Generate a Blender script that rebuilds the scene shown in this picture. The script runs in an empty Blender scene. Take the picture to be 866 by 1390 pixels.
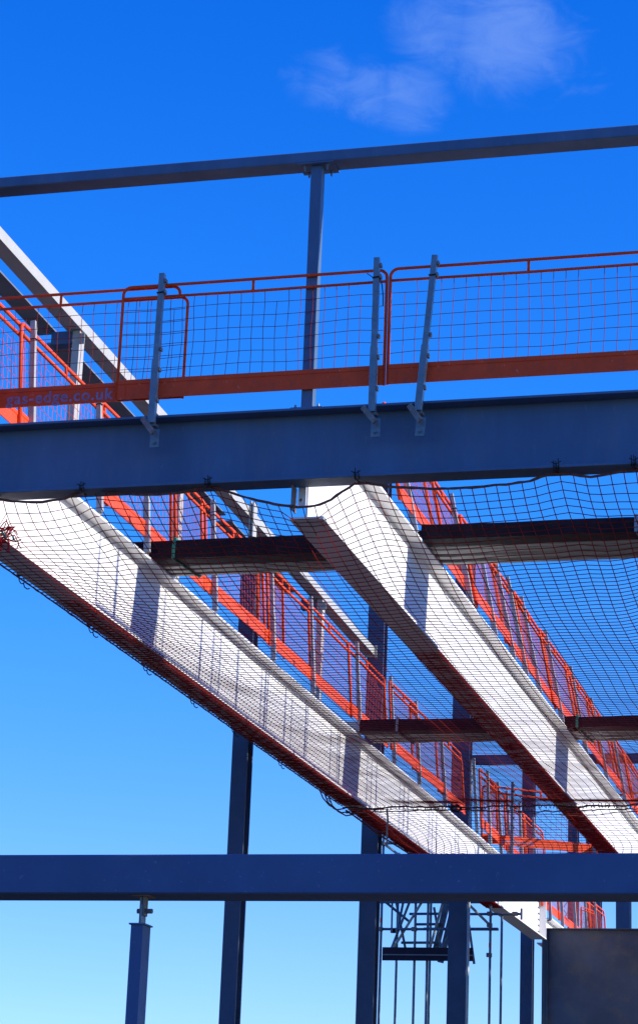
import bpy, math, random
from mathutils import Vector, Matrix, noise
random.seed(7)
C = bpy.context.scene.collection
scn = bpy.context.scene
rad = math.radians

# ------------------------------------------------------------------ materials
def newmat(name):
    m = bpy.data.materials.new(name); m.use_nodes = True
    nt = m.node_tree; b = nt.nodes['Principled BSDF']
    return m, nt, b

def paint(name, col, rough=0.45, var=0.12, scale=3.0, metal=0.0, dirt=None, dirt_amt=0.0, chips=None, chip_amt=0.0, bump=0.03, spec=0.4, streak=False):
    """weathered paint / metal: large soft tone drift, fine speckle, optional dirt patches and chips"""
    m, nt, b = newmat(name); N = nt.nodes; L = nt.links
    tc = N.new('ShaderNodeTexCoord'); mp = N.new('ShaderNodeMapping')
    L.new(tc.outputs['Object'], mp.inputs['Vector'])
    if streak: mp.inputs['Scale'].default_value = (1.0, 1.0, 0.25)
    n1 = N.new('ShaderNodeTexNoise'); n1.inputs['Scale'].default_value = scale; n1.inputs['Detail'].default_value = 6; n1.inputs['Roughness'].default_value = .62
    L.new(mp.outputs[0], n1.inputs['Vector'])
    r1 = N.new('ShaderNodeMapRange'); r1.inputs[1].default_value = .3; r1.inputs[2].default_value = .7
    r1.inputs[3].default_value = 1 - var; r1.inputs[4].default_value = 1 + var
    L.new(n1.outputs[0], r1.inputs[0])
    mul = N.new('ShaderNodeVectorMath'); mul.operation = 'SCALE'; mul.inputs[0].default_value = col
    L.new(r1.outputs[0], mul.inputs['Scale'])
    out = mul.outputs[0]
    def patch(out, c, scl, lo, hi, amt, det=8):
        n = N.new('ShaderNodeTexNoise'); n.inputs['Scale'].default_value = scl; n.inputs['Detail'].default_value = det; n.inputs['Roughness'].default_value = .65
        L.new(mp.outputs[0], n.inputs['Vector'])
        r = N.new('ShaderNodeMapRange'); r.inputs[1].default_value = lo; r.inputs[2].default_value = hi; r.inputs[4].default_value = amt
        L.new(n.outputs[0], r.inputs[0])
        mx = N.new('ShaderNodeMix'); mx.data_type = 'RGBA'
        L.new(r.outputs[0], mx.inputs[0]); L.new(out, mx.inputs[6]); mx.inputs[7].default_value = (*c, 1)
        return mx.outputs[2]
    if dirt: out = patch(out, dirt, scale * 2.3, .5, .72, dirt_amt)
    if chips: out = patch(out, chips, 26, .66, .7, chip_amt, 3)
    L.new(out, b.inputs['Base Color'])
    n2 = N.new('ShaderNodeTexNoise'); n2.inputs['Scale'].default_value = 9; n2.inputs['Detail'].default_value = 4
    L.new(tc.outputs['Object'], n2.inputs['Vector'])
    r2 = N.new('ShaderNodeMapRange'); r2.inputs[3].default_value = max(.05, rough - .1); r2.inputs[4].default_value = min(1, rough + .14)
    L.new(n2.outputs[0], r2.inputs[0]); L.new(r2.outputs[0], b.inputs['Roughness'])
    b.inputs['Metallic'].default_value = metal; b.inputs['Specular IOR Level'].default_value = spec
    if bump:
        bp = N.new('ShaderNodeBump'); bp.inputs['Strength'].default_value = bump; bp.inputs['Distance'].default_value = .01
        n3 = N.new('ShaderNodeTexNoise'); n3.inputs['Scale'].default_value = 60; n3.inputs['Detail'].default_value = 3
        L.new(tc.outputs['Object'], n3.inputs['Vector']); L.new(n3.outputs[0], bp.inputs['Height']); L.new(bp.outputs[0], b.inputs['Normal'])
    return m

M = {}
M['steel'] = paint('blue_grey_steel_paint', (.082, .142, .240), .58, .16, 1.6, spec=.2, dirt=(.15, .18, .23), dirt_amt=.35, chips=(.3, .32, .36), chip_amt=.10, streak=True)
M['low'] = paint('blue_steel_paint', (.058, .105, .215), .55, .13, 1.4, spec=.2, dirt=(.10, .14, .21), dirt_amt=.16, chips=(.4, .43, .5), chip_amt=.2)
M['column'] = paint('dark_blue_column_paint', (.055, .084, .145), .55, .16, 2.0, spec=.2, dirt=(.10, .10, .12), dirt_amt=.3)
M['white'] = paint('white_beam_paint', (.86, .84, .80), .5, .035, 1.8, dirt=(.70, .65, .58), dirt_amt=.25)
M['cream'] = paint('pale_rail_paint', (.46, .44, .385), .45, .06, 2.2, dirt=(.42, .38, .32), dirt_amt=.3)
M['plate'] = paint('dull_grey_steel', (.20, .21, .22), .5, .14, 3, dirt=(.22, .17, .12), dirt_amt=.35)
M['galv'] = paint('galvanised_steel', (.15, .215, .26), .42, .25, 9, metal=.25, dirt=(.30, .22, .16), dirt_amt=.55, chips=(.18, .09, .05), chip_amt=.7, bump=.06)
M['galvw'] = paint('bright_galvanised_steel', (.40, .39, .34), .45, .15, 7, metal=.1, dirt=(.34, .27, .2), dirt_amt=.5, bump=.05)
M['rusty'] = paint('rusty_clamp_steel', (.20, .19, .18), .6, .3, 14, metal=.2, dirt=(.20, .09, .05), dirt_amt=.8, bump=.1)
M['orange'] = paint('orange_barrier_paint', (.82, .080, .022), .5, .10, 4, spec=.15, dirt=(.42, .075, .04), dirt_amt=.6, chips=(.80, .36, .26), chip_amt=.5)
M['wire'] = paint('orange_mesh_wire', (.60, .06, .03), .5, .10, 4, bump=0, spec=.15)
M['wiredark'] = paint('dull_red_mesh_wire', (.20, .020, .016), .6, .15, 4, bump=0, spec=.1)
M['wrap'] = paint('dark_plastic_wrap', (.014, .010, .014), .6, .3, 5, bump=.15, spec=.08)
M['deck'] = paint('decking_sheet_steel', (.24, .23, .205), .45, .16, 6, metal=.1, dirt=(.2, .18, .15), dirt_amt=.4)
M['net'] = paint('dark_red_net_cord', (.22, .019, .017), .8, .3, 5, bump=0, spec=.1)
M['rope'] = paint('braided_border_rope', (.19, .075, .06), .85, .45, 30, bump=.2, spec=.1)
M['bundle'] = paint('bright_red_net_cord', (.42, .022, .026), .8, .25, 20, bump=0, spec=.1)
M['green'] = paint('green_strap', (.01, .20, .12), .5, .1, 5, bump=0)
M['whitestrap'] = paint('pale_strap', (.62, .62, .6), .6, .1, 5, bump=0)
M['black'] = paint('black_plastic', (.012, .012, .014), .5, .1, 5, bump=0)
M['letter'] = paint('faded_white_lettering', (.33, .19, .28), .6, .3, 14, bump=0)
M['scaff'] = paint('scaffold_tube_steel', (.13, .17, .22), .45, .3, 8, metal=.3, dirt=(.16, .12, .09), dirt_amt=.5)
M['scaffp'] = paint('pale_scaffold_tube', (.42, .40, .34), .5, .25, 8, metal=.1, dirt=(.16, .12, .09), dirt_amt=.5)
M['redband'] = paint('red_band_paint', (.5, .03, .02), .5, .1, 5, bump=0)
M['banner'] = paint('dark_banner_cloth', (.02, .014, .028), .8, .2, 5, bump=.1)
M['mast'] = paint('white_mast_paint', (.75, .75, .72), .5, .08, 4, bump=0)
M['girder'] = paint('grey_girder_paint', (.115, .125, .145), .6, .2, 1.2, spec=.2, dirt=(.26, .20, .11), dirt_amt=.5)
gm, nt, b = newmat('gravel_ground')
N = nt.nodes; L = nt.links
tc = N.new('ShaderNodeTexCoord'); n1 = N.new('ShaderNodeTexNoise'); n1.inputs['Scale'].default_value = .35; n1.inputs['Detail'].default_value = 12
L.new(tc.outputs['Object'], n1.inputs['Vector'])
cr = N.new('ShaderNodeValToRGB'); cr.color_ramp.elements[0].color = (.05, .04, .03, 1); cr.color_ramp.elements[0].position = .35
cr.color_ramp.elements[1].color = (.115, .09, .068, 1); cr.color_ramp.elements[1].position = .65
L.new(n1.outputs[0], cr.inputs[0]); L.new(cr.outputs[0], b.inputs['Base Color']); b.inputs['Roughness'].default_value = .95
v = N.new('ShaderNodeTexVoronoi'); v.inputs['Scale'].default_value = 18; L.new(tc.outputs['Object'], v.inputs['Vector'])
bp = N.new('ShaderNodeBump'); bp.inputs['Strength'].default_value = .6; bp.inputs['Distance'].default_value = .03
L.new(v.outputs[0], bp.inputs['Height']); L.new(bp.outputs[0], b.inputs['Normal'])
M['ground'] = gm

# ------------------------------------------------------------------ mesh builder
class MB:
    def __init__(s): s.v = []; s.f = []
    def quadbox(s, c8):
        n = len(s.v); s.v += [tuple(p) for p in c8]
        s.f += [tuple(n + i for i in q) for q in ((0,3,2,1),(4,5,6,7),(0,1,5,4),(1,2,6,5),(2,3,7,6),(3,0,4,7))]
        return s
    def box(s, x0, x1, y0, y1, z0, z1, bev=0):
        if bev:
            return s.prism_x([(y0+bev,z0),(y1-bev,z0),(y1,z0+bev),(y1,z1-bev),(y1-bev,z1),(y0+bev,z1),(y0,z1-bev),(y0,z0+bev)], x0, x1)
        return s.quadbox([(x0,y0,z0),(x1,y0,z0),(x1,y1,z0),(x0,y1,z0),(x0,y0,z1),(x1,y0,z1),(x1,y1,z1),(x0,y1,z1)])
    def prism_x(s, prof, x0, x1):
        n = len(s.v); k = len(prof)
        s.v += [(x0, y, z) for y, z in prof] + [(x1, y, z) for y, z in prof]
        s.f += [tuple(n + (k - 1 - i) for i in range(k)), tuple(n + k + i for i in range(k))]
        s.f += [(n + i, n + (i+1) % k, n + k + (i+1) % k, n + k + i) for i in range(k)]
        return s
    def bar(s, a, b, w, h, up=(0,0,1)):
        """rectangular bar from a to b, w across, h along up"""
        a = Vector(a); b = Vector(b); d = (b - a).normalized(); up = Vector(up)
        r = d.cross(up).normalized(); u = r.cross(d).normalized()
        r *= w/2; u *= h/2
        return s.quadbox([a-r-u, a+r-u, a+r+u, a-r+u, b-r-u, b+r-u, b+r+u, b-r+u])
    def tube(s, pts, r, n=8, cap=True, radii=None):
        pts = [Vector(p) for p in pts]; base = len(s.v); k = len(pts); prev = None
        for i, p in enumerate(pts):
            if i == 0: t = pts[1] - p
            elif i == k-1: t = p - pts[i-1]
            else: t = (pts[i+1] - p).normalized() + (p - pts[i-1]).normalized()
            if t.length < 1e-9: t = Vector((0,0,1))
            t.normalize()
            if prev is None:
                ref = Vector((0,0,1)) if abs(t.z) < .9 else Vector((0,1,0))
                u = t.cross(ref).normalized()
            else:
                u = (prev - t * prev.dot(t))
                u = u.normalized() if u.length > 1e-6 else t.cross(Vector((0,0,1))).normalized()
            prev = u; w = t.cross(u); rr = radii[i] if radii else r
            for j in range(n):
                a = 2*math.pi*j/n
                s.v.append(tuple(p + (u*math.cos(a) + w*math.sin(a))*rr))
        for i in range(k-1):
            for j in range(n):
                a = base + i*n + j; b2 = base + i*n + (j+1) % n
                s.f.append((a, b2, b2+n, a+n))
        if cap:
            s.f.append(tuple(base + j for j in range(n-1, -1, -1))); s.f.append(tuple(base + (k-1)*n + j for j in range(n)))
        return s
    def disc(s, c, axis, r, h, n=6):
        c = Vector(c); ax = Vector(axis).normalized()
        return s.tube([c, c + ax*h], r, n)
    def build(s, name, mat, parent=None, local=False, smooth=False):
        me = bpy.data.meshes.new(name)
        if parent is not None: off = Vector((0,0,0)) if local else Vector(parent.location)
        elif local: off = Vector((0,0,0))
        else:
            xs = [p[0] for p in s.v]; ys = [p[1] for p in s.v]; zs = [p[2] for p in s.v]
            off = Vector(((min(xs)+max(xs))/2, (min(ys)+max(ys))/2, min(zs)))
        me.from_pydata([tuple(Vector(p) - off) for p in s.v], [], s.f); me.update()
        me.materials.append(M[mat])
        if smooth: me.polygons.foreach_set('use_smooth', [True]*len(me.polygons))
        o = bpy.data.objects.new(name, me); C.objects.link(o)
        if parent is not None: o.parent = parent
        else: o.location = off
        return o

def tag(o, label, cat, group=None, kind=None):
    if label: o['label'] = label
    if cat: o['category'] = cat
    if group: o['group'] = group
    if kind: o['kind'] = kind
    return o
def thing(name, label, cat, loc, group=None):
    o = bpy.data.objects.new(name, None); C.objects.link(o); o.location = loc; o.empty_display_size = .2
    return tag(o, label, cat, group)
def copy_tree(o, parent=None):
    c = o.copy(); C.objects.link(c)
    if parent is not None: c.parent = parent
    for ch in list(o.children): copy_tree(ch, c)
    return c
def place(o, loc, rz=0.0, lean=0.0, roll=0.0):
    o.matrix_world = Matrix.Translation(loc) @ Matrix.Rotation(rz, 4, 'Z') @ Matrix.Rotation(lean, 4, 'X') @ Matrix.Rotation(roll, 4, 'Y')
    return o
ORD = ['first','second','third','fourth','fifth','sixth','seventh','eighth','ninth','tenth','eleventh','twelfth','thirteenth','fourteenth','fifteenth','sixteenth','seventeenth','eighteenth']

# ------------------------------------------------------------------ camera / light
cam = bpy.data.cameras.new('camera'); co = bpy.data.objects.new('camera', cam); C.objects.link(co)
yaw, pitch, roll = rad(-15.5912), rad(17.81675), rad(2.25993)
fwd = Vector((math.sin(yaw)*math.cos(pitch), math.cos(yaw)*math.cos(pitch), math.sin(pitch)))
r = Vector((math.cos(yaw), -math.sin(yaw), 0)); u = r.cross(fwd)
r2 = r*math.cos(roll) + u*math.sin(roll); u2 = -r*math.sin(roll) + u*math.cos(roll)
co.matrix_world = Matrix(((r2.x, u2.x, -fwd.x, 0), (r2.y, u2.y, -fwd.y, 0), (r2.z, u2.z, -fwd.z, 1.6), (0, 0, 0, 1)))
cam.sensor_fit = 'VERTICAL'; cam.sensor_height = 36; cam.lens = 3155.014/1390*36; cam.shift_y = -45/1390
cam.clip_start = .1; cam.clip_end = 3000
scn.camera = co

SUN = Vector((1, .06, .385)).normalized()
sl = bpy.data.lights.new('sun', 'SUN'); sl.energy = 5.0; sl.angle = rad(1.0); sl.color = (1, .955, .88)
so = bpy.data.objects.new('sun', sl); C.objects.link(so); sl.color = (1, .94, .85); so.location = (20, 0, 20)
so.rotation_euler = (-SUN).to_track_quat('-Z', 'Y').to_euler()

w = bpy.data.worlds.new('World'); scn.world = w; w.use_nodes = True
nt = w.node_tree; N = nt.nodes; L = nt.links
bg = N['Background']
sky = N.new('ShaderNodeTexSky'); sky.sky_type = 'NISHITA'; sky.sun_disc = False
sky.sun_elevation = math.asin(SUN.z); sky.sun_rotation = math.atan2(SUN.x, SUN.y)
sky.air_density = 1.0; sky.dust_density = .15; sky.ozone_density = 2.2; sky.altitude = 0
hs = N.new('ShaderNodeHueSaturation'); hs.inputs['Saturation'].default_value = 1.35; hs.inputs['Value'].default_value = 1.0
L.new(sky.outputs[0], hs.inputs['Color'])
tint = N.new('ShaderNodeMix'); tint.data_type = 'RGBA'; tint.blend_type = 'MULTIPLY'; tint.inputs[0].default_value = 1; L.new(hs.outputs[0], tint.inputs[6])
tcz = N.new('ShaderNodeTexCoord'); sz = N.new('ShaderNodeSeparateXYZ'); L.new(tcz.outputs['Generated'], sz.inputs[0])
el = N.new('ShaderNodeValToRGB'); el.color_ramp.elements[0].position = .12; el.color_ramp.elements[0].color = (.275, .352, .60, 1)
el.color_ramp.elements[1].position = .50; el.color_ramp.elements[1].color = (.055, .318, .70, 1)
e2 = el.color_ramp.elements.new(.30); e2.color = (.135, .368, .68, 1)
L.new(sz.outputs['Z'], el.inputs[0])
ex = N.new('ShaderNodeVectorMath'); ex.operation = 'SCALE'; ex.inputs['Scale'].default_value = 2.6; L.new(el.outputs[0], ex.inputs[0]); L.new(ex.outputs[0], tint.inputs[7])
# thin high cloud wisps, placed by sky direction
tc = N.new('ShaderNodeTexCoord')
mp = N.new('ShaderNodeMapping'); mp.inputs['Scale'].default_value = (38, 26, 84); mp.inputs['Rotation'].default_value = (0, rad(14), 0)
L.new(tc.outputs['Generated'], mp.inputs['Vector'])
cn = N.new('ShaderNodeTexNoise'); cn.inputs['Scale'].default_value = 1.0; cn.inputs['Detail'].default_value = 12; cn.inputs['Roughness'].default_value = .66; cn.inputs['Distortion'].default_value = .7
L.new(mp.outputs[0], cn.inputs['Vector'])
cover = None
for d, radius, amp in [((-.166,.861,.481), .026, 1.0), ((-.194,.854,.484), .022, .85), ((-.146,.868,.474), .020, .7), ((-.137,.874,.465), .016, .5), ((-.208,.864,.458), .017, .85), ((-.225,.859,.459), .015, .8), ((-.240,.855,.462), .015, .75), ((-.252,.852,.463), .010, .6),
                       ((-.352,.823,.443), .016, .22), ((-.310,.821,.479), .014, .25), ((-.130,.956,.263), .03, .5), ((-.10,.94,.30), .03, .3)]:
    dv = Vector(d).normalized()
    di = N.new('ShaderNodeVectorMath'); di.operation = 'DISTANCE'; L.new(tc.outputs['Generated'], di.inputs[0]); di.inputs[1].default_value = dv
    mr = N.new('ShaderNodeMapRange'); mr.interpolation_type = 'SMOOTHERSTEP'
    mr.inputs[1].default_value = 0; mr.inputs[2].default_value = radius*2.2; mr.inputs[3].default_value = amp; mr.inputs[4].default_value = 0
    L.new(di.outputs['Value'], mr.inputs[0])
    if cover is None: cover = mr.outputs[0]
    else:
        ad = N.new('ShaderNodeMath'); ad.operation = 'MAXIMUM'; L.new(cover, ad.inputs[0]); L.new(mr.outputs[0], ad.inputs[1]); cover = ad.outputs[0]
sm = N.new('ShaderNodeMath'); sm.operation = 'ADD'; L.new(cn.outputs[0], sm.inputs[0]); L.new(cover, sm.inputs[1])
mm = N.new('ShaderNodeMapRange'); mm.interpolation_type = 'SMOOTHSTEP'; mm.inputs[1].default_value = .88; mm.inputs[2].default_value = 1.7; L.new(sm.outputs[0], mm.inputs[0])
m3 = N.new('ShaderNodeMath'); m3.operation = 'MULTIPLY'; L.new(mm.outputs[0], m3.inputs[0]); m3.inputs[1].default_value = .21
cm = N.new('ShaderNodeMix'); cm.data_type = 'RGBA'; L.new(m3.outputs[0], cm.inputs[0]); L.new(tint.outputs[2], cm.inputs[6]); cm.inputs[7].default_value = (3.4, 4.6, 6.6, 1)
L.new(cm.outputs[2], bg.inputs['Color']); bg.inputs['Strength'].default_value = .15
scn.view_settings.view_transform = 'Standard'; scn.view_settings.look = 'None'; scn.view_settings.exposure = .2; scn.view_settings.gamma = 1
scn.view_settings.use_curve_mapping = False

# ------------------------------------------------------------------ ground
g = MB(); g.v = [(-900,-600,0),(900,-600,0),(900,1500,0),(-900,1500,0)]; g.f = [(0,1,2,3)]
tag(g.build('ground', 'ground', local=True), 'brown gravel ground of the building site', 'ground', kind='structure')

# ------------------------------------------------------------------ front frame
def bolt(mb, c, axis, r=.012, h=.014, shank=.022):
    mb.disc(c, axis, r, h, 6); mb.disc(Vector(c)+Vector(axis)*h, axis, r*.55, shank-h, 6)

XL, XR = -10.6, 6.0
t = thing('steel_beam', 'deep blue-grey steel beam spanning the whole picture below the front orange barriers', 'steel beam', (-3, 18.15, 7.612))
MB().box(XL, XR, 18.142, 18.156, 7.634, 8.233).build('web', 'steel', t)
MB().box(XL, XR, 18.0, 18.235, 8.2335, 8.2555, .003).build('flange', 'steel', t)
MB().box(XL, XR, 18.0, 18.235, 7.612, 7.634, .003).build('flange', 'steel', t)

t = thing('steel_beam', 'slim blue-grey box beam at the top of the picture, held on one post', 'steel beam', (-3, 18.1, 10.564))
MB().box(XL+2.1, XR, 18.0, 18.214, 10.564, 10.668, .008).build('rail', 'steel', t)

t = thing('steel_beam', 'low flat-faced blue box beam crossing the bottom of the picture', 'steel beam', (-3, 18.2, 4.124))
MB().box(XL, XR, 18.0, 18.455, 4.124, 4.441, .010).build('rail', 'low', t)

# top post with bolted cap and base plates
t = thing('steel_post', 'blue-grey square post standing on the deep beam and carrying the top beam', 'post', (-5.17, 18.1, 8.256))
MB().box(-5.222, -5.122, 18.05, 18.15, 8.268, 10.551).build('shaft', 'steel', t)
MB().box(-5.335, -5.01, 17.995, 18.235, 10.5515, 10.5630).build('cap_plate', 'steel', t)
MB().box(-5.31, -5.03, 18.02, 18.18, 8.2565, 8.268).build('base_plate', 'steel', t)
for x in (-5.275, -5.07):
    for y in (18.045, 18.185):
        m = MB(); bolt(m, (x, y, 10.551), (0,0,-1), .016, .016, .05); m.build('bolt', 'galv', t)
    m = MB(); bolt(m, (x, 18.06, 8.268), (0,0,1), .015, .016, .035); m.build('bolt', 'galv', t)

# short post hanging on a hinge under the low beam
t = thing('steel_post', 'short blue post under the low beam with a bolted hinge bracket on top', 'post', (-6.42, 18.15, 0))
MB().box(-6.475, -6.372, 18.06, 18.25, 0.0, 3.880).build('shaft', 'low', t)
MB().box(-6.49, -6.357, 18.045, 18.262, 3.8805, 3.893).build('cap_plate', 'steel', t)
br = MB().box(-6.425, -6.41, 18.10, 18.19, 3.893, 4.112)
br.box(-6.4, -6.385, 18.10, 18.19, 3.96, 4.112)
br.box(-6.48, -6.34, 18.06, 18.24, 4.1125, 4.1235)
br.build('hinge_bracket', 'rusty', t)
m = MB(); m.disc((-6.46, 18.15, 4.0), (1,0,0), .02, .13, 8); m.build('pin', 'rusty', t)
MB().box(-6.4095, -6.4005, 18.09, 18.2, 3.893, 4.05).build('hinge_plate', 'galv', t)

# ------------------------------------------------------------------ primary beams running away
def primary(xc, y0, y1, zb, zt, label, w=.30, tf=.024, mat='white', stiff=(), group='white primary beams running away from the front beam', visible=True):
    t = thing('steel_beam', label, 'steel beam', (xc, y0, zb), group)
    MB().box(xc-.007, xc+.007, y0+.005, y1, zb+tf+.0005, zt-tf-.0005).build('web', mat, t)
    MB().box(xc-w/2, xc+w/2, y0, y1, zt-tf, zt).build('flange', mat, t)
    MB().box(xc-w/2, xc+w/2, y0, y1, zb, zb+tf).build('flange', mat, t)
    return t
pl = primary(-8.185, 18.25, 47.3, 7.312, 8.255, 'long white I-beam at the left, net hooked along its lower edge')
pr = primary(-5.19, 18.25, 47.3, 7.330, 8.255, 'white I-beam crossing the middle, its cut end showing under the deep beam')
primary(-2.185, 18.25, 47.3, 7.33, 8.255, 'white I-beam just beyond the right edge of the picture')
for i, x in enumerate((.8, 3.8, 6.8, 9.8)):
    primary(x, 18.25, 47.3, 7.33, 8.255, 'white I-beam of the far right bays, %s out of view' % ORD[i])
# end plates with bolts, seen on the cut end
for pb, xc in ((pr, -5.19), (pl, -8.185)):
    m = MB().box(xc-.075, xc-.008, 18.2365, 18.2495, 7.44, 8.20); m.build('end_plate', 'white', pb)
    for k in range(5): m = MB(); m.disc((xc-.048, 18.2365, 7.50+k*.13), (0,-1,0), .014, .010, 6); m.build('bolt', 'rusty', pb)
    m = MB().box(xc-.10, xc-.09, 18.10, 18.24, 7.38, 7.60); m.build('cleat', 'rusty', pb)
# web stiffener and bolted end at the far end of the left beam
m = MB().box(-8.175, -8.04, 47.27, 47.30, 7.34, 8.22); m.build('end_plate', 'white', pl)
for k in range(6):
    for dx in (.03, .085): m = MB(); m.disc((-8.177+.001, 47.02+dx*1.6, 7.45+k*.12), (1,0,0), .018, .02, 6); m.build('bolt', 'plate', pl)
MB().box(-8.1775, -8.171, 34.95, 34.965, 7.34, 8.22).build('stiffener', 'white', pl)
primary(-8.185, 47.9, 62, 7.3, 7.83, 'white beam of the lower far roof, its flange showing behind the grey girder')

# grey cross girder at the far end of the left beam
t = thing('steel_girder', 'deep grey plate girder at the lower right corner, facing the camera', 'girder', (0, 47.5, 5.5))
MB().box(-8.17, 4, 47.56, 47.575, 5.522, 7.545).build('web', 'girder', t)
MB().box(-8.17, 4, 47.47, 47.68, 7.546, 7.566).build('flange', 'girder', t)
for x in (-8.05, -4.9, -1.9, 1.1): MB().box(x-.006, x+.006, 47.475, 47.5595, 5.53, 7.54).build('stiffener', 'girder', t)
MB().box(-8.17, 4, 47.47, 47.68, 5.50, 5.52).build('flange', 'girder', t)

# ------------------------------------------------------------------ columns
def column(xr, yf, w, d, top, label, zcap=None):
    t = thing('steel_column', label, 'column', (xr-w/2, yf+d/2, 0), 'columns along the left side')
    tf = .032
    MB().box(xr-w, xr, yf, yf+tf, 0.0, top).build('flange', 'column', t)
    MB().box(xr-w, xr, yf+d-tf, yf+d, 0.0, top).build('flange', 'column', t)
    MB().box(xr-w/2-.008, xr-w/2+.008, yf+tf, yf+d-tf, 0.0, top).build('web', 'column', t)
    MB().box(xr-w-.08, xr+.08, yf-.08, yf+d+.08, 0.002, .03).build('base_plate', 'column', t)
    return t
column(-8.40, 27.30, .20, .24, 9.95, 'dark blue column left of centre, nearest one, ending under the pale rail')
column(-8.40, 34.22, .26, .26, 13.9, 'tall dark blue column where the pale parapet rail stops')
column(-8.40, 41.0, .33, .27, 13.9, 'broad dark blue column just right of the scaffold stair')
column(-8.40, 47.75, .25, .24, 12.6, 'dark blue column under the far end of the left white beam')
column(-8.40, 53.6, .22, .3, 12.6, 'slim dark blue column above the grey girder, left of the pair')
column(-8.36, 57.0, .36, .3, 12.6, 'dark blue column above the grey girder, right of the pair')
column(-8.36, 62.4, .38, .3, 12.6, 'farthest dark blue column at the right picture edge above the girder')

t = thing('steel_beam', 'thin purple-blue tie beam between the broad column and the white beam', 'steel beam', (-3, 41.1, 9.70))
MB().box(-8.40, 4, 41.03, 41.17, 9.70, 9.86, .004).build('rail', 'column', t)

# ------------------------------------------------------------------ left parapet: sloping pale rail, outer plate, stub posts
def zr(y): return 10.632 - .0262*(y - 18.1)
t = thing('parapet_rail', 'long pale square tube rail running down the upper left, sunlit on its right face', 'rail', (-8.6, 18.1, 10.5))
MB().bar((-8.63, 18.22, zr(18.22)-.06), (-8.63, 34.2, zr(34.2)-.06), .17, .12).build('rail', 'cream', t)
MB().box(-8.70, -8.50, 34.205, 34.2195, zr(34.2)-.16, zr(34.2)+.03).build('end_plate', 'galvw', t)
t = thing('parapet_plate', 'flat dark strip with a bright edge left of the pale parapet rail', 'cladding rail', (-9.05, 18.1, 10.4))
for a, b2 in ((18.3, 21.38), (21.62, 27.45), (27.7, 30.95)):
    m = MB().bar((-9.00, a, zr(a)-.06), (-9.00, b2, zr(b2)-.06), .22, .018)
    m.build('plate', 'plate', t)
for i, y in enumerate((21.25, 24.72, 31.2)):
    t = thing('parapet_post', 'grey parapet post under the pale rail, %s from the front' % ORD[i], 'post', (-8.6, y, 7.7), 'stub posts of the left parapet')
    z1 = zr(y) - .125
    MB().box(-8.64, -8.56, y-.07, y+.07, 7.7, z1).build('shaft', 'cream', t)
    MB().box(-8.66, -8.54, y-.09, y+.09, z1+.0005, z1+.006).build('cap_plate', 'plate', t)
    MB().box(-8.90, -8.646, y-.02, y+.12, z1-.12, z1+.02).build('outrigger', 'steel', t)
    m = MB().box(-8.56, -8.50, y-.085, y-.0755, z1-.16, z1-.04); bolt(m, (-8.63, y-.076, z1-.12), (0,-1,0), .013, .012, .02)
    m.build('gusset', 'galvw', t)
    m = MB().box(-8.56, -8.34, y-.05, y+.05, 7.99, 8.0); m.build('foot_bracket', 'plate', t)
# bracket pair on the first column head
t = thing('rail_bracket', 'small pair of pale brackets fixing the rail at the first column head', 'bracket', (-8.45, 27.4, 10.25))
MB().box(-8.54, -8.52, 27.34, 27.50, 9.96, 10.47).build('plate', 'galvw', t)
MB().box(-8.50, -8.48, 27.34, 27.50, 9.96, 10.45).build('plate', 'cream', t)

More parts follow.
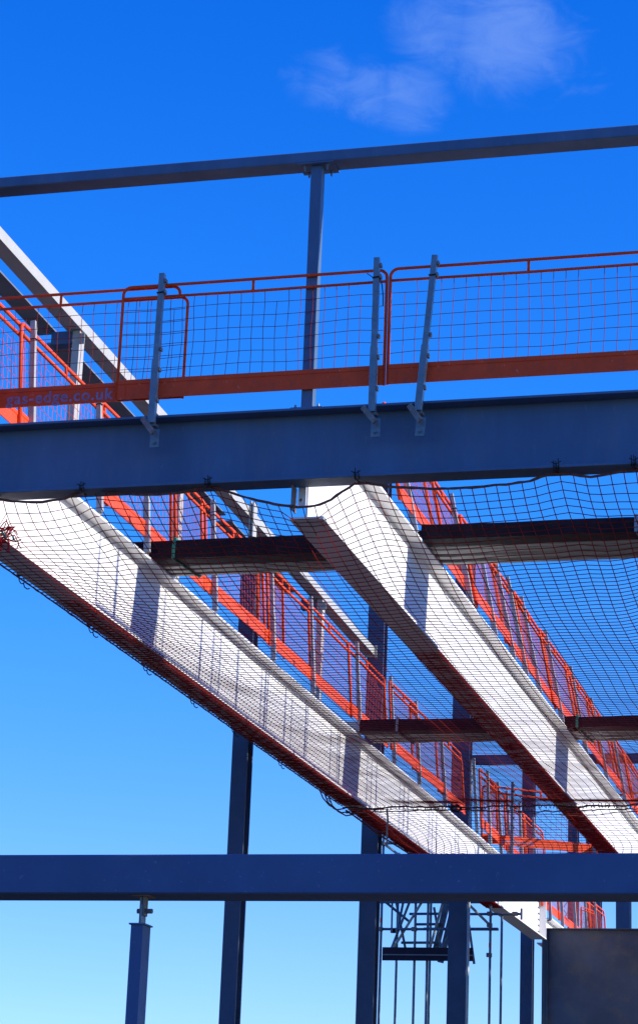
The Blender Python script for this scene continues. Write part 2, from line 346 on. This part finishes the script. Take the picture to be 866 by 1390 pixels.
# ------------------------------------------------------------------ orange edge-protection panels
def arc(cx, cz, r, a0, a1, n=5):
    return [(cx + r*math.cos(rad(a0 + (a1-a0)*i/n)), 0, cz + r*math.sin(rad(a0 + (a1-a0)*i/n))) for i in range(n+1)]
def make_panel(Lp=2.43, inset_right=False, label='', group=None, textured=None, seed=0, tr=.0145, wire='wiredark'):
    """local x along the panel, z up from the toe board's bottom, -y the side that faces out"""
    rnd = random.Random(seed)
    t = thing('edge_barrier', label, 'safety barrier', (0,0,0), group)
    H, Hm, hb = 1.062, .955, .178
    f = MB(); rr = .07
    # outer loop: up, over, down
    if not inset_right:
        pts = [(.012,0,.0)] + [(.012,0,H-rr)] + arc(.012+rr, H-rr, rr, 180, 90)[1:] + arc(Lp-.012-rr, H-rr, rr, 90, 0) + [(Lp-.012,0,.0)]
        f.tube(pts, tr, 8); g_ = MB(); g_.tube([(.012,0,Hm),(Lp*.5,0,Hm-.006),(Lp-.012,0,Hm)], tr*.92, 8)
    else:
        pts = [(.012,0,.0)] + [(.012,0,H-rr)] + arc(.012+rr, H-rr, rr, 180, 90)[1:] + arc(Lp-.09-rr, H-rr, rr, 90, 0) + [(Lp-.09,0,Hm)]
        f.tube(pts, tr, 8)
        pts = [(.012,0,Hm)] + arc(Lp-.012-rr, Hm-rr, rr, 90, 0) + [(Lp-.012,0,.0)]
        g_ = MB(); g_.tube(pts, tr*.95, 8)
    g_.build('rail', 'orange', t, local=True, smooth=True)
    f.build('frame', 'orange', t, local=True, smooth=True)
    m = MB(); m.tube([(Lp/2,0,Hm),(Lp/2,0,H)], tr*.9, 8); m.build('spacer', 'orange', t, local=True, smooth=True)
    # wire infill, slightly buckled
    wv = MB(); nx = int(round((Lp-.06)/.1075)); nz = 7
    def P(i, k):
        x = .03 + (Lp-.06)*i/nx; z = hb-.01 + (Hm-hb+.01)*k/nz
        n = noise.noise_vector(Vector((x*1.7+seed*3.1, z*2.2, seed)))
        e = min(1, i/2, (nx-i)/2)*min(1, (nz-k)/1.5)
        return (x + n.x*.022*e + rnd.uniform(-.002,.002), .006 + n.y*.012, z + n.z*.022*e)
    G = [[P(i, k) for k in range(nz+1)] for i in range(nx+1)]
    for i in range(1, nx): wv.tube([G[i][k] for k in range(nz if rnd.random() < .12 else nz+1)], .0027, 4, False)
    for k in range(1, nz): wv.tube([(p[0], p[1]-.005, p[2]) for p in (G[i][k] for i in range(nx+1))], .0027, 4, False)
    wv.build('mesh_infill', wire, t, local=True)
    # pressed toe board with a lipped top
    prof = [(-.012,.0),(-.002,.0),(-.002,.130),(.006,.138),(.006,.172),(-.016,.178),(-.019,.171),(-.019,.140),(-.012,.134)]
    MB().prism_x(prof, .022, Lp-.022).build('toe_board', 'orange', t, local=True)
    for xx in (Lp*.03+.02, Lp-.05):
        m = MB().box(xx-.003, xx+.003, -.016, -.0125, .003, .128); m.build('seam', 'orange', t, local=True)
    return t

panelB = make_panel(2.43, False, 'orange mesh barrier between the first two front posts, in front of the tall post', 'orange edge barriers above the front beam', seed=1)
place(panelB, (-6.912, 18.03, 8.428))
panelA = make_panel(2.43, True, 'orange mesh barrier at the left with faded web address lettering on its toe board', 'orange edge barriers above the front beam', seed=2)
place(panelA, (-8.722, 18.065, 8.424))
panelC = make_panel(2.43, False, 'orange mesh barrier at the right end of the front row', 'orange edge barriers above the front beam', seed=3)
place(panelC, (-4.474, 18.03, 8.432))
panelD = copy_tree(panelB); tag(panelD, 'orange mesh barrier beyond the right picture edge', 'safety barrier', 'orange edge barriers above the front beam')
place(panelD, (-2.03, 18.03, 8.432))

def letters(txt, size, parent, x, y, z, mat='letter', spacing=1.0):
    cu = bpy.data.curves.new('lettering', 'FONT'); cu.body = txt; cu.size = size; cu.extrude = .0006; cu.offset = size*.022; cu.space_character = spacing
    tmp = bpy.data.objects.new('lettering', cu); C.objects.link(tmp)
    bpy.context.view_layer.update()
    me = bpy.data.meshes.new_from_object(tmp.evaluated_get(bpy.context.evaluated_depsgraph_get()))
    C.objects.unlink(tmp); bpy.data.objects.remove(tmp)
    me.transform(Matrix.Rotation(rad(90), 4, 'X')); me.materials.clear(); me.materials.append(M[mat])
    o = bpy.data.objects.new('lettering', me); C.objects.link(o); o.parent = parent; o.location = (x, y, z)
    return o
letters('gas-edge.co.uk', .150, panelA, .775, -.0135, .028, spacing=1.12)

# ------------------------------------------------------------------ galvanised barrier posts
def make_post(label, group, cord=False, h=1.395, hang=True):
    """local origin at the post foot, -y outwards"""
    t = thing('barrier_post', label, 'barrier post', (0,0,0), group)
    MB().box(-.024, .024, -.075, -.027, .02, h).build('tube', 'galv', t, local=True)
    m = MB().box(-.029, .029, -.081, -.022, -.005, .58)
    m.build('sleeve', 'galv', t, local=True)
    hk = MB()
    for z in (.665, .475, .19, h-.085, h-.19):
        hk = MB().box(.0295, .044, -.072, -.022, z, z+.032)
        hk.build('hook', 'rusty', t, local=True)
    c = MB().bar((-.075,-.075,.035), (.045,-.115,-.115), .03, .045)
    if hang: c.build('clamp_arm', 'rusty', t, local=True)
    MB().box(-.04, .04, -.055, .01, -.03, -.006).build('foot', 'rusty', t, local=True)
    p = MB().box(-.015, .065, -.018, -.006, -.215, -.05); bolt(p, (.025, -.018, -.175), (0,-1,0), .017, .014, .03)
    if hang: p.build('clamp_plate', 'galv', t, local=True)
    s = MB(); s.tube([(-.028,-.083,h-.19),(.028,-.085,h-.185),(.032,-.02,h-.185),(-.03,-.018,h-.19),(-.028,-.083,h-.188)], .006, 5)
    if cord:
        s.tube([(-.03,-.083,h-.185),(-.075,-.1,h-.155)], .004, 5)
        s.tube([(.03,-.06,h-.19),(.055,-.07,h-.26),(.07,-.08,h-.37),(.072,-.08,h-.46)], .0055, 5)
    s.build('cable_tie', 'black', t, local=True)
    return t
gp = 'galvanised posts clamped to the front beam'
p1 = make_post('galvanised barrier post at the left end of the front barrier overlap', gp)
place(p1, (-6.53, 18.0, 8.17), 0, 0, rad(.6))
p2 = make_post('galvanised barrier post with a black cord hanging from its tie', gp, cord=True, h=1.405)
place(p2, (-4.566, 18.0, 8.165), 0, 0, rad(.0))
p3 = make_post('leaning galvanised barrier post, rightmost on the front beam', gp, h=1.405)
place(p3, (-4.168, 18.0, 8.155), 0, 0, rad(4.6))

# rows of barriers along the two long beams
def row(x0, z0, lean, joins, posts, base, grp, where, seed, zoff=lambda y: 0, inset=()):
    protos = [make_panel(2.43, s, 'x', grp, seed=seed+k, tr=.019, wire='wire') for k, s in enumerate((False, True))]
    used = [False, False]
    for i, (y0, ln) in enumerate(joins):
        k = i % 2
        o = protos[k] if not used[k] else copy_tree(protos[k]); used[k] = True
        tag(o, 'orange mesh barrier %s, %s from the front' % (where, ORD[i]), 'safety barrier', grp)
        j = random.Random(seed*10+i)
        place(o, (x0 + j.uniform(-.02,.02), y0, z0 + zoff(y0) + j.uniform(-.012,.012)), rad(90 + j.uniform(-.8,.8)), -lean + rad(j.uniform(-.6,.6)), 0)
        o.scale = (ln/2.43, 1, 1)
        o['w'] = 0; del o['w']
    pp = make_post('x', grp.replace('barriers', 'barrier posts'), h=1.33, hang=False)
    for i, y in enumerate(posts):
        o = pp if i == 0 else copy_tree(pp)
        tag(o, 'galvanised barrier post %s, %s from the front' % (where, ORD[i]), 'barrier post', grp.replace('barriers', 'barrier posts'))
        j = random.Random(seed*20+i)
        place(o, (x0 - .005, y, base + .032 + zoff(y)), rad(90), -lean + rad(j.uniform(-.5,.5)), rad(j.uniform(-1.0,1.0)))
        for ch in o.children:
            if ch.name.startswith(('tube','sleeve')): ch.data.materials[0] = M['galvw']
drop = lambda y: -.5 if y > 47 else 0.0
row(-8.10, 8.47, rad(4.0), [(16.42,2.43),(18.73,2.43),(20.9,2.43),(21.98+1.2,1.3),(24.36,2.43),(26.6,1.2),(27.02,2.05),(28.98,2.3),(31.15,2.35),(33.62,1.9),(35.2,2.2),(37.1,2.2)],
    (18.95, 20.80, 22.25, 24.66, 27.10, 29.0, 31.55, 33.72, 35.45, 37.4, 40.1), 8.262, 'barriers along the left beam', 'along the left white beam', 40)
row(-8.10, 8.47, rad(3.5), [(40.6,1.6),(41.6,2.0),(43.2,2.3),(45.3,2.3),(47.2,2.3),(49.3,2.4),(51.5,2.4),(53.7,2.4)],
    (41.3, 42.4, 43.3, 44.6, 46.2, 47.9, 49.5, 51.3, 53.0, 54.5), 8.262, 'barriers of the far left corner', 'beyond the broad column at the far left', 60, drop)
row(-5.13, 8.46, rad(11.0), [(21.35,2.1),(23.2,2.3),(25.2,2.3),(27.2,2.2),(28.6,2.4),(30.6,2.4),(32.7,2.4),(34.8,2.4),(36.9,2.4),(39.0,2.4)],
    (21.9, 24.75, 26.2, 27.4, 28.3, 29.3, 31.1, 33.3, 35.4, 37.5), 8.262, 'barriers along the middle beam', 'along the middle white beam', 80)

# returning barriers at the far end
t = make_panel(2.43, False, 'red-orange barrier turning across the far end, faded lettering on its board', 'return barriers at the far end', seed=95, tr=.02)
place(t, (-8.38, 42.1, 8.44), rad(36)); letters('gas-edge.co.uk', .11, t, .42, -.0135, .045)
t = make_panel(2.43, True, 'red-orange barrier at the far right end behind the middle beam', 'return barriers at the far end', seed=96, tr=.02)
place(t, (-6.42, 43.45, 8.44), rad(-28))
t = make_panel(2.43, True, 'red-orange barrier at the right picture edge across the far end', 'return barriers at the far end', seed=97, tr=.02)
place(t, (-5.0, 42.25, 8.46), rad(2)); t.scale = (1.6, 1, 1)
for i, (x, y) in enumerate(((-7.85, 42.4), (-6.45, 43.3))):
    t = make_post(('upright galvanised post in front of the far return barrier, left one', 'upright galvanised post in front of the far return barrier, right one')[i], 'posts of the far return barrier', h=1.35)
    place(t, (x, y, 8.262), 0)
# tall thin mast-like post beside the broad column
t = thing('scaffold_pole', 'tall pale upright pole standing against the broad blue column', 'pole', (-8.33, 40.9, 0))
MB().tube([(-8.355, 40.93, 0), (-8.345, 40.93, 9.75)], .026, 8).build('pole', 'galvw', t, smooth=True)
MB().disc((-8.345, 40.93, 9.70), (0,0,1), .034, .06, 8).build('collar', 'rusty', t)

# ------------------------------------------------------------------ packs of roof decking lying on the beams
def pack(x0, x1, yf, D, h, label, strap_x, strapmat, seed, flap=.27):
    t = thing('decking_pack', label, 'decking pack', ((x0+x1)/2, yf+D/2, 8.257), 'packs of roof decking lying across the white beams')
    nseg = 14; zb = 8.2575
    # folded sheets: profile of wide pans with narrow grooves
    prof = [(0,.012)]
    for a, b2 in ((.30,.33),(.41,.44),(.58,.66),(.79,.88)):
        prof += [(a, .0), (a+.008, .042), (b2, .042), (b2+.012, .0)] if a > .5 else [(a, .004), (a+.004, .016), (b2, .016), (b2+.004, .002)]
    prof += [(1.0, .004), (1.0, .05), (0, .05)]
    P = [(yf + y*D, z) for y, z in prof]
    s = MB(); k = len(P); rn = random.Random(seed)
    for i in range(nseg+1):
        x = x0 + (x1-x0)*i/nseg; dz = .006*math.sin(i*1.1+seed)
        dz = abs(dz)
        s.v += [(x, y, zb+z+dz) for y, z in P]
    for i in range(nseg):
        for j in range(k): s.f.append((i*k+j, i*k+(j+1)%k, (i+1)*k+(j+1)%k, (i+1)*k+j))
    s.f.append(tuple(range(k-1,-1,-1))); s.f.append(tuple(nseg*k+j for j in range(k)))
    s.build('bottom_sheet', 'deck', t)
    # wrapped stack, slightly uneven top
    s = MB(); q = []
    for i in range(nseg+1):
        x = x0+.004 + (x1-x0-.008)*i/nseg; e = .012*noise.noise(Vector((x*1.3, seed, 0))) - .02*max(0, (i/nseg-.8)*5)*(seed == 2)
        q.append([(x, yf-.012, zb+.001), (x, yf-.014, zb+h*.6+e*.5), (x, yf+.005, zb+h+e), (x, yf+D*.5, zb+h+.015+e), (x, yf+D-.01, zb+h+e), (x, yf+D+.004, zb+.056), (x, yf+.02, zb+.056)])
    for r_ in q: s.v += r_
    for i in range(nseg):
        for j in range(7): s.f.append((i*7+j, i*7+(j+1)%7, (i+1)*7+(j+1)%7, (i+1)*7+j))
    s.f.append((6,5,4,3,2,1,0)); s.f.append(tuple(nseg*7+j for j in range(7)))
    s.build('wrapped_stack', 'wrap', t)
    MB().box(x0+.002, x1-.002, yf-.010, yf+flap*D, zb-.0016, zb+.002).build('wrap_flap', 'wrap', t)
    for sx, mt in strap_x:
        m = MB()
        loop = [(sx, yf-.022, zb-.006), (sx, yf-.024, zb+h*.6), (sx, yf-.004, zb+h+.022), (sx, yf+D*.5, zb+h+.03), (sx, yf+D+.01, zb+h+.012), (sx+.06, yf+D+.01, zb-.006), (sx, yf-.022, zb-.006)]
        for a, b2 in zip(loop, loop[1:]): m.bar(a, b2, .035 if abs(a[1]-b2[1]) < .2 else .004, .004 if abs(a[1]-b2[1]) < .2 else .03, (0,1,0) if abs(a[1]-b2[1]) < .2 else (0,0,1))
        m.build('strap', mt, t)
    return t
pack(-8.27, -5.10, 22.38, .72, .20, 'dark wrapped decking pack with a green strap on the left and middle beams', [(-7.80,'green')], 'green', 1, .42)
pack(-5.06, -2.42, 22.05, .98, .155, 'dark wrapped decking pack right of the middle beam, near the front', [(-2.88,'galv')], 'galv', 2)
pack(-7.99, -4.9, 31.28, .86, .165, 'dark decking pack on the left beam farther back, above the scaffold', [(-7.45,'plate')], 'plate', 3)
pack(-4.98, -2.0, 31.22, 1.02, .145, 'dark decking pack right of the middle beam, farther back', [(-4.90,'green')], 'green', 4)
t = thing('timber_block', 'lilac-shaded timber bearer at the left end of the farther pack', 'block', (-8.1, 31.4, 8.2565))
MB().box(-8.30, -8.0, 31.30, 31.5, 8.2565, 8.41).build('block', 'cream', t)

# ------------------------------------------------------------------ safety nets
ropepts = [(-8.36,7.60),(-7.965,7.583),(-7.824,7.557),(-7.545,7.538),(-7.306,7.568),(-7.155,7.649),(-6.796,7.579),(-6.5,7.562),(-6.324,7.565),(-6.007,7.62),(-5.8,7.545),(-5.656,7.49),(-5.457,7.436),(-5.208,7.39),(-5.002,7.408),(-4.705,7.60),
           (-4.45,7.545),(-4.238,7.517),(-3.95,7.498),(-3.734,7.501),(-3.45,7.515),(-3.238,7.536),(-3.01,7.60),(-2.747,7.542),(-2.371,7.60),(-1.9,7.55)]
def rope_z(x):
    for (a, za), (b2, zb2) in zip(ropepts, ropepts[1:]):
        if a <= x <= b2:
            s = (x-a)/(b2-a); return za + (zb2-za)*s
    return ropepts[0][1] if x < ropepts[0][0] else ropepts[-1][1]
def sstep(x): x = max(0, min(1, x)); return x*x*(3-2*x)
Y0N, Y1N = 18.10, 31.80
def net1(u, v):
    a = math.exp(-(v-Y0N)/1.25)
    base = 7.02 + .22*sstep((v-22.5)/10.5)
    ripple = .022*noise.noise(Vector((u*.8, v*.9, 0))) + .012*noise.noise(Vector((u*2.3, v*1.6, 4)))
    z = base + (rope_z(u)-base)*a + ripple*(1-a)
    wl = sstep((u+8.33)/1.5); wr = sstep((-1.95-u)/1.0); ww = wl*wr
    fr = 1 - math.exp(-max(0, v-Y0N)/.35); end = sstep((Y1N-v)/.9)
    ww = 1 - (1-ww)*fr
    z = 7.29 + ww*(z-7.29); z = 7.285 + end*(z-7.285) + .01*(1-end)*math.sin(u*9)
    if v > 18.2 and (u < -8.0 or abs(u+5.19) < .2): z = min(z, 7.3 if u < -8 else 7.318)
    x = u + .05*noise.noise(Vector((u*.7, v*.55, 9)))*min(1, (v-Y0N)*1.5)*wl + .035*a*noise.noise(Vector((u*3, 1, 2)))
    y = v + (.05*noise.noise(Vector((u*1.1, v*.5, 3))) + .02*math.sin(u*4.1))*end*min(1, (v-Y0N)*1.2)
    return Vector((x, y, z))
def net2(u, v):
    q = v - 32.0
    z = 7.27 - .55*math.sin(math.pi*min(1, q/8.4))*.8 * sstep((u+8.33)/1.3) + .03*noise.noise(Vector((u*.8, v*.7, 5)))
    if u < -8.0 or abs(u+5.19) < .2: z = min(z, 7.298)
    wl = sstep((u+8.33)/.8)
    x = u + wl*(.24*math.exp(-((q-1.6)/1.0)**2) - .10*math.exp(-((q-4.2)/1.6)**2) + .08*noise.noise(Vector((u*.9, v*.5, 3)))*min(1,q))
    y = v + .05*noise.noise(Vector((u*1.2, v*.6, 7)))*min(1, q)
    return Vector((x, y, z))
def build_net(fn, u0, u1, v0, v1, step, vstep, r, label):
    t = thing('safety_net', label, 'safety net', ((u0+u1)/2, v0, 7.3))
    nu = int((u1-u0)/step); nv = int((v1-v0)/vstep)
    G = [[fn(u0+(u1-u0)*i/nu, v0+(v1-v0)*j/nv) for j in range(nv+1)] for i in range(nu+1)]
    m = MB()
    for i in range(nu+1): m.tube(G[i], r, 4, False)
    for j in range(1, nv): m.tube([G[i][j] for i in range(nu+1)], r*.92, 4, False)
    kn = MB()
    me = m.build('mesh', 'net', t)
    return t, G
n1t, G1 = build_net(net1, -8.335, -1.95, Y0N, Y1N, .103, .100, .0042, 'dark red debris net slung under the beams from the deep front beam')
n2t, G2 = build_net(net2, -8.335, -1.95, 32.0, 40.0, .12, .115, .0041, 'second dark red net beyond the thick lacing rope')
# the net's border is gathered and folded flat under the two white beams
for par, x0, zf, ys, y1 in ((n1t, -8.338, 7.303, 20.5, 31.8), (n1t, -5.335, 7.321, 23.0, 31.8), (n2t, -8.338, 7.303, 32.1, 42.5), (n2t, -5.335, 7.321, 32.1, 42.5)):
    m = MB(); rk = random.Random(int(ys*7)); y = ys
    while y < y1:
        p = [(x0 + .295*k/3, y + rk.uniform(-.02,.02), zf - rk.uniform(0,.006)) for k in range(4)]
        m.tube(p, .0042, 4, False)
        f_ = max(0, min(1, (y-21.5)/15)); y += .10 - .068*f_ + rk.uniform(-.006,.006)
    nx_ = 4
    for k in range(nx_):
        xx = x0 + .02 + .255*k/(nx_-1)
        m.tube([(xx + rk.uniform(-.012,.012), ys + (y1-ys)*q/60, zf - .004) for q in range(61)], .0042, 4, False)
    m.build('gathered_border', 'bundle', par)
# border ropes
def rope(parent, pts, r, name='border_rope', mat='rope', seed=0, amp=.004):
    out = []; rr = []
    P = [Vector(p) for p in pts]
    for a, b2 in zip(P, P[1:]):
        n = max(1, int((b2-a).length/.045))
        for k in range(n):
            p = a.lerp(b2, k/n); nv_ = noise.noise_vector(p*9 + Vector((seed,0,0)))
            out.append(p + nv_*amp); rr.append(r*(1 + .35*noise.noise(p*23 + Vector((seed, 5, 0)))))
    out.append(P[-1]); rr.append(r)
    m = MB(); m.tube(out, r, 6, True, rr); return m.build(name, mat, parent)
rope(n1t, [net1(-8.335 + .1*i, Y0N) + Vector((0,-.004,0)) for i in range(64)], .0115, seed=1, amp=.008)
rope(n1t, [net1(-8.335, Y0N + .25*i) + Vector((0,0,-.004)) for i in range(55)], .008, seed=2, amp=.004)
rope(n1t, [net1(-8.335 + .2*i, Y1N) + Vector((0,.01,-.012 - .01*math.sin(i*.8))) for i in range(32)], .014, seed=3, amp=.018)
rope(n2t, [net2(-8.335 + .2*i, 32.0) + Vector((0,0,-.02 - .018*math.sin(i*.5+1))) for i in range(32)], .009, seed=4, amp=.025)
rope(n2t, [(-8.34, 32.0, 7.30), (-7.9, 31.9, 7.262), (-7.4, 31.85, 7.25), (-6.5, 31.9, 7.245), (-5.4, 32.3, 7.24), (-5.0, 32.5, 7.25), (-3.8, 31.9, 7.25), (-2.2, 31.9, 7.25)],   .006, 'slack_rope', seed=5, amp=.015)
rope(n2t, [net2(-8.335, 32.0 + .4*i) for i in range(21)], .012, seed=6)
# lacing knots along the far rope
m = MB(); rk = random.Random(3)
for i in range(120):
    x = -8.2 + i*.052; p = net1(x, Y1N) + Vector((0, 0, -.02))
    m.tube([p + Vector((rk.uniform(-.02,.02), -.01, .028)), p + Vector((rk.uniform(-.03,.03), -.026, -.012)), p + Vector((rk.uniform(-.03,.03), .02, -.03)), p + Vector((rk.uniform(-.02,.02), .03, .02))], .005, 4, False)
m.build('lacing', 'rope', n1t)
# rope ties around the deep beam's lower flange
for i, x in enumerate((-7.16, -6.01, -4.705, -3.01, -2.37, -7.97)):
    t = thing('net_tie', 'black cord tie looped round the deep beam flange, %s' % ('left of centre-left','above the orange rails','where the net meets the white beam','right of centre','at the right picture edge','at the left picture edge')[i], 'cord tie', (x, 18.0, 7.6), 'cord ties holding the net to the deep beam')
    m = MB(); rk = random.Random(i)
    for k in range(3):
        dx = (k-1)*.018 + rk.uniform(-.006,.006)
        m.tube([(x+dx, 17.993, 7.69-rk.uniform(0,.04)), (x+dx+.006, 17.990, 7.62), (x+dx, 18.03, 7.597), (x-dx, 18.12, 7.596), (x+dx+.01, 18.0, 7.59)], .0048, 5)
    m.tube([(x-.035, 17.985, 7.655), (x+.005, 17.984, 7.635), (x+.045, 17.986, 7.66)], .005, 5)
    m.build('cord', 'black', t)
# loops hooking the net along the left beam's outer edge
for i, y in enumerate((19.66, 21.55, 23.24, 24.9, 26.53, 28.6, 31.0)):
    t = thing('net_hook', 'black hook and cord tail under the left white beam, %s from the front' % ORD[i], 'hook', (-8.33, y, 7.3), 'hooks along the left beam')
    m = MB()
    m.tube([(-8.30, y-.12, 7.305), (-8.345, y-.09, 7.295), (-8.352, y-.05, 7.27), (-8.35, y-.01, 7.255), (-8.348, y+.03, 7.262), (-8.345, y+.06, 7.285), (-8.345, y+.05, 7.31), (-8.34, y+.02, 7.308)], .0055, 5)
    m.tube([(-8.346, y+.04, 7.275), (-8.35, y+.08, 7.245), (-8.35, y+.15, 7.243), (-8.348, y+.20, 7.262)], .006, 5)
    m.build('hook', 'black', t)
    MB().box(-8.352, -8.330, y-.13, y-.105, 7.285, 7.325).build('clip', 'galv', t)
# cluster of loose rope at the left end of the lacing
t = thing('rope_tangle', 'loose dark rope loops hanging at the left end of the lacing rope', 'rope', (-8.36, 31.0, 7.2))
m = MB()
for k in range(3):
    y = 30.6+k*.25
    m.tube([(-8.35, y, 7.30), (-8.37, y+.25, 7.24-k*.006), (-8.37, y+.6, 7.20), (-8.36, y+1.0, 7.21), (-8.33, y+1.3, 7.28)], .010, 5)
m.build('rope', 'rope', t)
# red bundle of spare net at the left picture edge
t = thing('net_bundle', 'bright red tangle of spare net cord with green twine at the left edge', 'net bundle', (-7.93, 18.2, 7.3))
rk = random.Random(11); m = MB(); gm_ = MB()
for k in range(52):
    a = Vector((-8.22 + rk.random()*.22, 18.30 + rk.uniform(-.10,.1), 7.245 + rk.random()*.10))
    d = Vector((rk.uniform(.2,1), rk.uniform(-.2,.2), rk.uniform(-.25,.9))).normalized(); pts = [a]
    for q in range(rk.randint(3,7)):
        d = (d + Vector((rk.uniform(-.8,.9), rk.uniform(-.5,.5), rk.uniform(-.9,.65)))).normalized()
        pts.append(pts[-1] + d*rk.uniform(.03,.055))
    m.tube(pts, .0056, 5)
for k in range(60):
    a = Vector((-8.25 + rk.random()*.22, 18.30 + rk.uniform(-.08,.08), 7.235 + rk.random()*.07))
    pts = [a + Vector((rk.uniform(-.05,.05), rk.uniform(-.05,.05), rk.uniform(-.035,.035))) for q in range(4)]
    m.tube(pts, .007, 5)
m.build('cord', 'bundle', t)
gm_.tube([(-7.96,18.22,7.32),(-7.93,18.2,7.29),(-7.905,18.19,7.262)], .009, 6); gm_.tube([(-7.845,18.2,7.27),(-7.83,18.19,7.235)], .009, 6)
gm_.build('green_twine', 'green', t)
# grey webbing strap hanging from the lacing rope
t = thing('webbing_strap', 'grey webbing strap hanging from the lacing rope beside the second column', 'strap', (-7.6, 31.9, 6.6))
m = MB(); m.tube([(-7.70, 31.85, 7.26), (-7.685, 31.86, 7.1), (-7.695, 31.87, 6.95), (-7.69, 31.88, 6.72)], .014, 5); m.build('strap', 'plate', t)
t = thing('dark_clip', 'small dark shackle where the lacing rope crosses the left beam top', 'shackle', (-6.5, 31.8, 7.25))
m = MB(); m.tube([(-6.80, 31.8, 7.29), (-6.74, 31.79, 7.22), (-6.66, 31.8, 7.20), (-6.62, 31.8, 7.26), (-6.68, 31.8, 7.30), (-6.76, 31.8, 7.26)], .018, 6); m.build('shackle', 'black', t)

# ------------------------------------------------------------------ scaffold stair tower behind the left row
t = thing('scaffold_tower', 'scaffold stair tower of dark tubes between the second and third columns', 'scaffold', (-9.5, 42, 0))
def sc(pts, mat='scaff', r=.0242, dy=0, name='tube'):
    m = MB(); m.tube([(p[0], 42+dy+(p[2] if len(p) > 2 else 0), p[1]) for p in pts], r, 8); m.build(name, mat, t, smooth=False)
for x, z in ((-10.20, 8.65), (-9.56, 7.9), (-9.325, 7.9), (-8.163, 7.7)):
    sc([(x, z), (x+.01, 0.03)])
for x, z in ((-10.20, 8.45), (-9.56, 8.45), (-8.9, 8.45), (-8.2, 8.0)):
    sc([(x, z), (x, 0.03)], dy=1.3)
sc([(-10.005, 7.9), (-10.0, 6.83)], r=.018)
for a, b2, z, dy in ((-10.25,-8.0,6.835,-.06), (-9.51,-8.12,6.915,.5), (-9.72,-9.15,7.147,.2), (-9.64,-9.15,6.97,.3), (-9.86,-9.2,6.622,.2), (-10.22,-8.1,7.325,-.06), (-10.24,-9.5,8.41,-.06), (-8.56,-7.57,7.115,-.05), (-10.22,-8.1,7.6,1.3)):
    sc([(a, z), (b2, z+.006)], dy=dy, name='ledger')
for a, b2, dy, mt in (((-10.14,7.34),(-9.69,6.99),.1,'scaff'), ((-9.66,7.42),(-10.06,6.35),.05,'scaff'), ((-9.42,7.38),(-10.09,6.28),.0,'scaffp'), ((-9.97,7.34),(-9.775,6.5),.2,'scaff'), ((-9.06,7.40),(-9.30,6.50),.1,'scaffp'), ((-9.26,7.27),(-9.10,6.48),.2,'scaff'),
                    ((-8.90,6.82),(-9.10,6.47),.1,'scaff'), ((-9.83,7.36),(-9.925,6.83),.15,'scaff'), ((-8.57,7.30),(-8.165,6.92),-.05,'scaffp'), ((-8.60,6.95),(-8.49,6.25),.2,'scaff'), ((-10.17,8.40),(-9.9,8.2),0,'scaffp'), ((-9.7,8.2),(-9.5,8.45),0,'scaff')):
    sc([a, b2], mt, dy=dy, name='brace')
# stair stringers
for dy in (.35, .95):
    m = MB().bar((-9.28, 42+dy, 6.35), (-9.02, 42+dy, 7.5), .05, .11, (1,0,0)); m.build('stringer', 'scaff', t)
for x, z in ((-10.2,6.835),(-9.95,6.80),(-9.91,6.80),(-8.163,6.915),(-8.163,7.12),(-8.163,6.38),(-7.70,7.12),(-10.2,8.41),(-9.56,6.835)):
    MB().box(x-.045, x+.045, 41.88, 41.97, z-.035, z+.035).build('coupler', 'rusty', t)
MB().box(-7.60, -7.57, 41.92, 41.98, 7.02, 7.22).build('end_plate', 'scaff', t)
for x, z in ((-10.2,7.0),(-8.163,6.56)): m = MB(); m.disc((x, 42, z-.04), (0,0,1), .0256, .085, 8); m.build('red_band', 'redband', t)
t = thing('banner', 'plain dark banner tied low on the scaffold tower', 'banner', (-9.5, 41.9, 6.1))
MB().box(-10.13, -8.45, 41.86, 41.872, 6.26, 6.50).build('cloth', 'banner', t)
MB().box(-10.13, -8.45, 41.852, 41.859, 6.355, 6.375).build('hem', 'plate', t)

# far lattice mast and its small frame
t = thing('lattice_mast', 'pale lattice mast far behind, seen above the grey girder', 'mast', (-11.3, 70, 0))
for sx, sy in ((-.14,-.14),(.14,-.14),(.14,.14),(-.14,.14)):
    MB().tube([(-11.28+sx, 70+sy, 0), (-11.28+sx, 70+sy, 11.6)], .022, 6).build('chord', 'mast', t)
m = MB()
for k in range(26):
    z = k*.44
    for (a, b2) in (((-.14,-.14),(.14,-.14)),((.14,-.14),(.14,.14)),((.14,.14),(-.14,.14)),((-.14,.14),(-.14,-.14))):
        if k % 2: a, b2 = b2, a
        m.tube([(-11.28+a[0], 70+a[1], z), (-11.28+b2[0], 70+b2[1], z+.44)], .016, 4)
m.build('lacing', 'mast', t)
t = make_panel(1.2, True, 'small orange frame standing between the two far columns', 'return barriers at the far end', seed=99, tr=.02)
place(t, (-7.75, 50.0, 7.75), rad(75)); t.scale = (.6, 1, .55)
